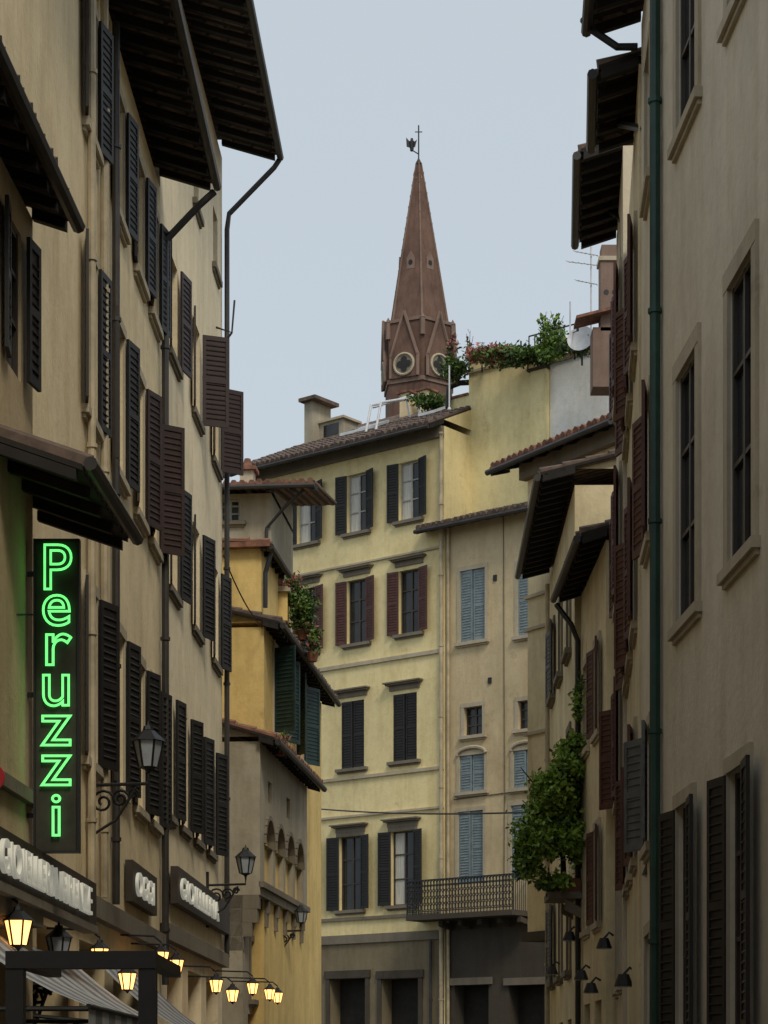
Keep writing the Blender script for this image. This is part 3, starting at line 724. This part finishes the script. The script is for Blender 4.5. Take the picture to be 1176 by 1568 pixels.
for ch,py,s,xs in (('P',902,.58,.95),('e',957,.58,1.0),('r',1018,.60,1.1),('u',1080,.60,1.0),('z',1141,.58,1.1),('z',1202,.58,1.1),('i',1279,.56,1.1)):
    text('letter_'+ch,ch,Vector((xc,Yn-.004,Z(py,Yn))),Vector((1,0,0)),UP,s,0,'neon',e,.011,xs,'CENTER')
b=B('shop_fascia_sign'); w=Wall(Vector((-3.12,14.6,0)),Vector((-3.0,21.8,0)))
b.wb('board','signbrown',w,0,w.L,3.18,3.62,-.12,0); b.wb('board','stone',w,0,w.L,3.1,3.175,-.14,.02)
e=b.finish(); text('letters','ANTICA GIOIELLERIA FIRENZE',w.W(.15,3.25,.03),w.d,UP,.40,.02,'signletter',e,None,1.2)
b=B('shop_fascia_sign'); w=WL2.off(.16); a=w.uY(32.6)
b.wb('board','signbrown',w,a,w.L-.1,4.32,4.9,-.12,0)
e=b.finish(); text('letters','GIOIELLERIA',w.W(a+.1,4.42,.03),w.d,UP,.48,.02,'signletter',e,None,1.9)
b=B('shop_fascia_sign'); w=WL1.off(.12)
b.wb('board','signbrown',w,w.uY(27.8),w.uY(30.4),3.95,4.5,-.1,0)
e=b.finish(); text('letters','OGGI',w.W(w.uY(27.95),4.05,.03),w.d,UP,.46,.02,'signletter',e,None,1.6)

# ------------------------------------------------------------ LANTERNS
def lantern(b,p,s,lit=True):
    g='lamp' if lit else 'lampd'
    b.frust('glass',g,p-UP*s*.5,s*.28,s*.46,s*.8,6)
    for j in range(6):
        a=j*math.pi/3
        q0=p-UP*s*.5+Vector((math.cos(a),math.sin(a),0))*s*.29; q1=p+UP*s*.3+Vector((math.cos(a),math.sin(a),0))*s*.47
        b.tube('frame','iron',[q0,q1],s*.035,4)
    b.frust('cap','iron',p+UP*s*.30,s*.56,s*.50,s*.06,6); b.frust('cap','iron',p+UP*s*.36,s*.50,s*.16,s*.30,6)
    b.frust('cap','iron',p+UP*s*.66,s*.18,s*.14,s*.12,6); b.frust('cap','iron',p+UP*s*.78,s*.06,s*.01,s*.16,6)
    b.frust('base','iron',p-UP*s*.58,s*.16,s*.30,s*.08,6); b.frust('base','iron',p-UP*s*.70,s*.03,s*.12,s*.12,6)
for px,py,Y,s in ((28,1424,17.5,.25),(153,1462,22,.2),(195,1500,23.5,.22),(247,1466,27.5,.22),(270,1478,28.5,.22),(331,1508,33.5,.23),(356,1523,35,.23),(387,1512,38.5,.23),(413,1521,41,.23),(425,1526,41.8,.23)):
    b=B('wall_lantern'); p=pp(px,py,Y); lantern(b,p,s)
    wx=-3.55 if Y<32 else -3.43+(Y-32)*.0405
    wx=min(wx,p.x-.1)
    b.tube('bracket','iron',[p+UP*s*.9,p+UP*(s*.9+.08)+Vector((-.1,0,0)),Vector((wx,Y,p.z+s*.9+.1))],.014,5)
    b.finish()
def street_lamp(px,py,Y,s,wx):
    b=B('street_lantern'); p=pp(px,py,Y); lantern(b,p,s,False)
    q=p-UP*s*.7
    b.tube('bracket','iron',[q,q-UP*.12,Vector((wx,Y,q.z-.14))],.022)
    L=p.x-wx
    b.tube('bracket','iron',[Vector((wx,Y,q.z-.75)),Vector((wx+L*.45,Y,q.z-.55)),Vector((wx+L*.8,Y,q.z-.16))],.018)
    for k,(fx,fz,r) in enumerate(((.22,-.34,.15),(.52,-.30,.11),(.75,-.24,.06))):
        c=Vector((wx+L*fx,Y,q.z+fz)); pts=[c+Vector((math.cos(a*.5),0,math.sin(a*.5)))*r*(1-a/26) for a in range(22)]
        b.tube('scrolls','iron',pts,.016,4)
    b.tube('mount','iron',[Vector((wx,Y,q.z-.9)),Vector((wx,Y,q.z+.1))],.03)
    b.finish()
street_lamp(227,1150,24.8,.38,-3.49)
street_lamp(376,1322,37.5,.36,-3.17)
street_lamp(461,1402,46,.3,-2.6)
street_lamp(90,1448,20,.25,-3.5)
for px,py,Y,xw in ((845,1492,41,3.45),(872,1440,38,3.5),(925,1452,33,3.6),(1000,1340,24,2.98),(955,1510,28,3.3),(890,1500,36,3.55),(905,1520,34.5,3.58)):
    b=B('wall_spotlight'); p=pp(px,py,Y); xw=max(xw,p.x+.15)
    b.frust('housing','iron',p,.13,.07,.16,10); b.frust('lens','lampd',p-UP*.012,.11,.11,.01,10)
    b.tube('arm','iron',[p+UP*.16,p+Vector((.08,0,.25)),Vector((xw,Y,p.z+.2))],.02,5); b.finish()

b=B('shop_entrance_frame'); Yk=13.2
xa,xb=pt(8,Yk).x,pt(238,Yk).x; zt=Z(1456,Yk)
b.obox('beam','iron',Vector((xa,Yk,zt-.11)),Vector((xb-xa,0,0)),Vector((0,.15,0)),UP*.11)
for x in (xa,xb-.11): b.obox('posts','iron',Vector((x,Yk+.01,0)),Vector((.11,0,0)),Vector((0,.12,0)),UP*(zt-.112))
for x in (xa,xb-.1): b.obox('beam','iron',Vector((x,Yk+.151,zt-.09)),Vector((.1,0,0)),Vector((0,1.5,0)),UP*.08)
b.finish()
def awning(Y0,Y1,xw,xo,zw,zo,n):
    b=B('shop_awning')
    for i in range(n):
        a=Y0+(Y1-Y0)*i/n; c=Y0+(Y1-Y0)*(i+1)/n; m_='clothA' if i%2 else 'clothB'
        k=4
        for j in range(k):
            f0,f1=j/k,(j+1)/k; sag=lambda f:-.08*math.sin(math.pi*f)
            P=lambda f,y:Vector((xw+(xo-xw)*f,y,zw+(zo-zw)*f+sag(f)))
            b.face('cloth',m_,[P(f0,a),P(f1,a),P(f1,c),P(f0,c)])
        b.face('valance',m_,[Vector((xo,a,zo)),Vector((xo,c,zo)),Vector((xo,c,zo-.2)),Vector((xo,(a+c)/2,zo-.24)),Vector((xo,a,zo-.2))])
    b.tube('bar','iron',[Vector((xo,Y0,zo)),Vector((xo,Y1,zo))],.02)
    for y in (Y0,Y1): b.tube('arms','iron',[Vector((xw,y,zw-.7)),Vector((xo,y,zo-.02))],.02); 
    b.finish()
awning(15.2,18.6,-3.25,-2.15,2.80,2.12,9)
awning(19.6,23.5,-3.5,-2.3,2.9,2.1,9)
awning(24.5,30,-3.4,-2.35,3.0,2.15,12)
b=B('traffic_sign'); c=pp(-14,1190,16.5)
b.tube('disc','redsign',[c,c+Vector((0,.02,0))],.11,24); b.tube('disc','wmetal',[c-Vector((0,.004,0)),c-Vector((0,.002,0))],.07,20)
b.tube('arm','iron',[c+Vector((0,.03,0)),c+Vector((-.35,.03,0))],.015); b.finish()
b=B('overhead_cables')
def cable(a,c,sag,r=.008):
    b.tube('cable','iron',[a.lerp(c,i/12)-UP*sag*4*(i/12)*(1-i/12) for i in range(13)],r,4)
cable(pp(470,1237,60),pp(825,1243,46),.1,.02); cable(pp(342,850,40.2),pp(402,962,43),.15,.015)
cable(pp(0,941,18),pp(52,941,18.7),0); cable(pp(248,1060,32),pp(275,940,35),.3,.012)
b.finish()

# ------------------------------------------------------------ the street continues behind the viewer
for x,ya,yb,h,mt in ((-4.4,-38,-14,13,'L1'),(-4.3,-13.9,11.8,12,'L0'),(3.7,-38,-10,12,'R4'),(3.55,-9.9,12.9,14,'R1')):
    b=B('street_townhouse'); w=Wall(Vector((x,ya,0)),Vector((x,yb,0)))
    if (w.n.x>0)!=(x<0): w.n=-w.n
    ops=[]; y=1.8
    while y<w.L-1.2:
        for z0 in (4.6,8.2,11.2):
            if z0+1.8<h: win(b,w,y,z0,z0+1.7,.95,sh='brown',ang=(172,170),ops=ops)
        ops.append((y-.7,y+.7,.1,2.9,.4)); y+=3.1
    facade(b,w,0,w.L,0,h,ops,mt); body(b,w,0,w.L,0,h,8,mt)
    a=w.W(-.1,h,-8); b.obox('roof_slab','tiled',a,w.d*(w.L+.2),w.n*8.8-UP*.2,UP*.25); b.obox('roof_slab','tiled',w.W(0,h+.26,-8),w.d*w.L,w.n*7,UP*.6)
    b.finish()

# ------------------------------------------------------------ GROUND
b=B('ground'); b.face('sheet','ground',[(-600,-300,0),(600,-300,0),(600,1500,0),(-600,1500,0)]); b.finish()
b=B('street_paving'); b.face('sheet','asph',[(-2.4,-38,.004),(2.2,-38,.004),(2.2,60,.004),(-2.4,60,.004)]); b.finish()
for x0,x1 in ((-3.6,-2.4),(2.2,3.2)):
    b=B('pavement'); b.obox('kerb','stone',Vector((x0,-38,.008)),Vector((x1-x0,0,0)),Vector((0,84,0)),UP*.12); b.finish()

# ------------------------------------------------------------ LIGHT, SKY, CAMERA
el=math.radians(48); az=math.radians(157)
wd=bpy.data.worlds.new('World'); bpy.context.scene.world=wd; wd.use_nodes=True
nt=wd.node_tree; bg=nt.nodes['Background']; sky=nt.nodes.new('ShaderNodeTexSky'); sky.sky_type='NISHITA'
sky.sun_disc=False; sky.sun_elevation=el; sky.sun_rotation=az; sky.air_density=1.0; sky.dust_density=3.0; sky.ozone_density=1.0
# overcast: the clear sky is veiled by an even pale cloud layer
mx=nt.nodes.new('ShaderNodeMix'); mx.data_type='RGBA'; mx.inputs[0].default_value=.80
mx.inputs[7].default_value=(5.1,5.65,6.0,1)
nt.links.new(sky.outputs[0],mx.inputs[6]); nt.links.new(mx.outputs[2],bg.inputs[0]); bg.inputs[1].default_value=.125
sl=bpy.data.lights.new('sun','SUN'); sl.energy=1.5; sl.angle=math.radians(15); sl.color=(1,.90,.72)
so=bpy.data.objects.new('sun',sl); bpy.context.collection.objects.link(so)
dirv=Vector((math.sin(az)*math.cos(el),math.cos(az)*math.cos(el),math.sin(el)))
so.rotation_euler=(-dirv).to_track_quat('-Z','Y').to_euler(); so.location=(0,0,60)
cam=bpy.data.cameras.new('camera'); co=bpy.data.objects.new('camera',cam); bpy.context.collection.objects.link(co)
co.location=(0,0,CH); co.rotation_euler=(math.radians(90),0,0)
cam.sensor_fit='HORIZONTAL'; cam.sensor_width=36; cam.lens=FL/1176*36; cam.shift_y=(HY-784)/1176; cam.clip_end=3000
bpy.context.scene.camera=co
s=bpy.context.scene; s.view_settings.view_transform='Standard'; s.view_settings.look='None'; s.view_settings.exposure=0; s.view_settings.gamma=1
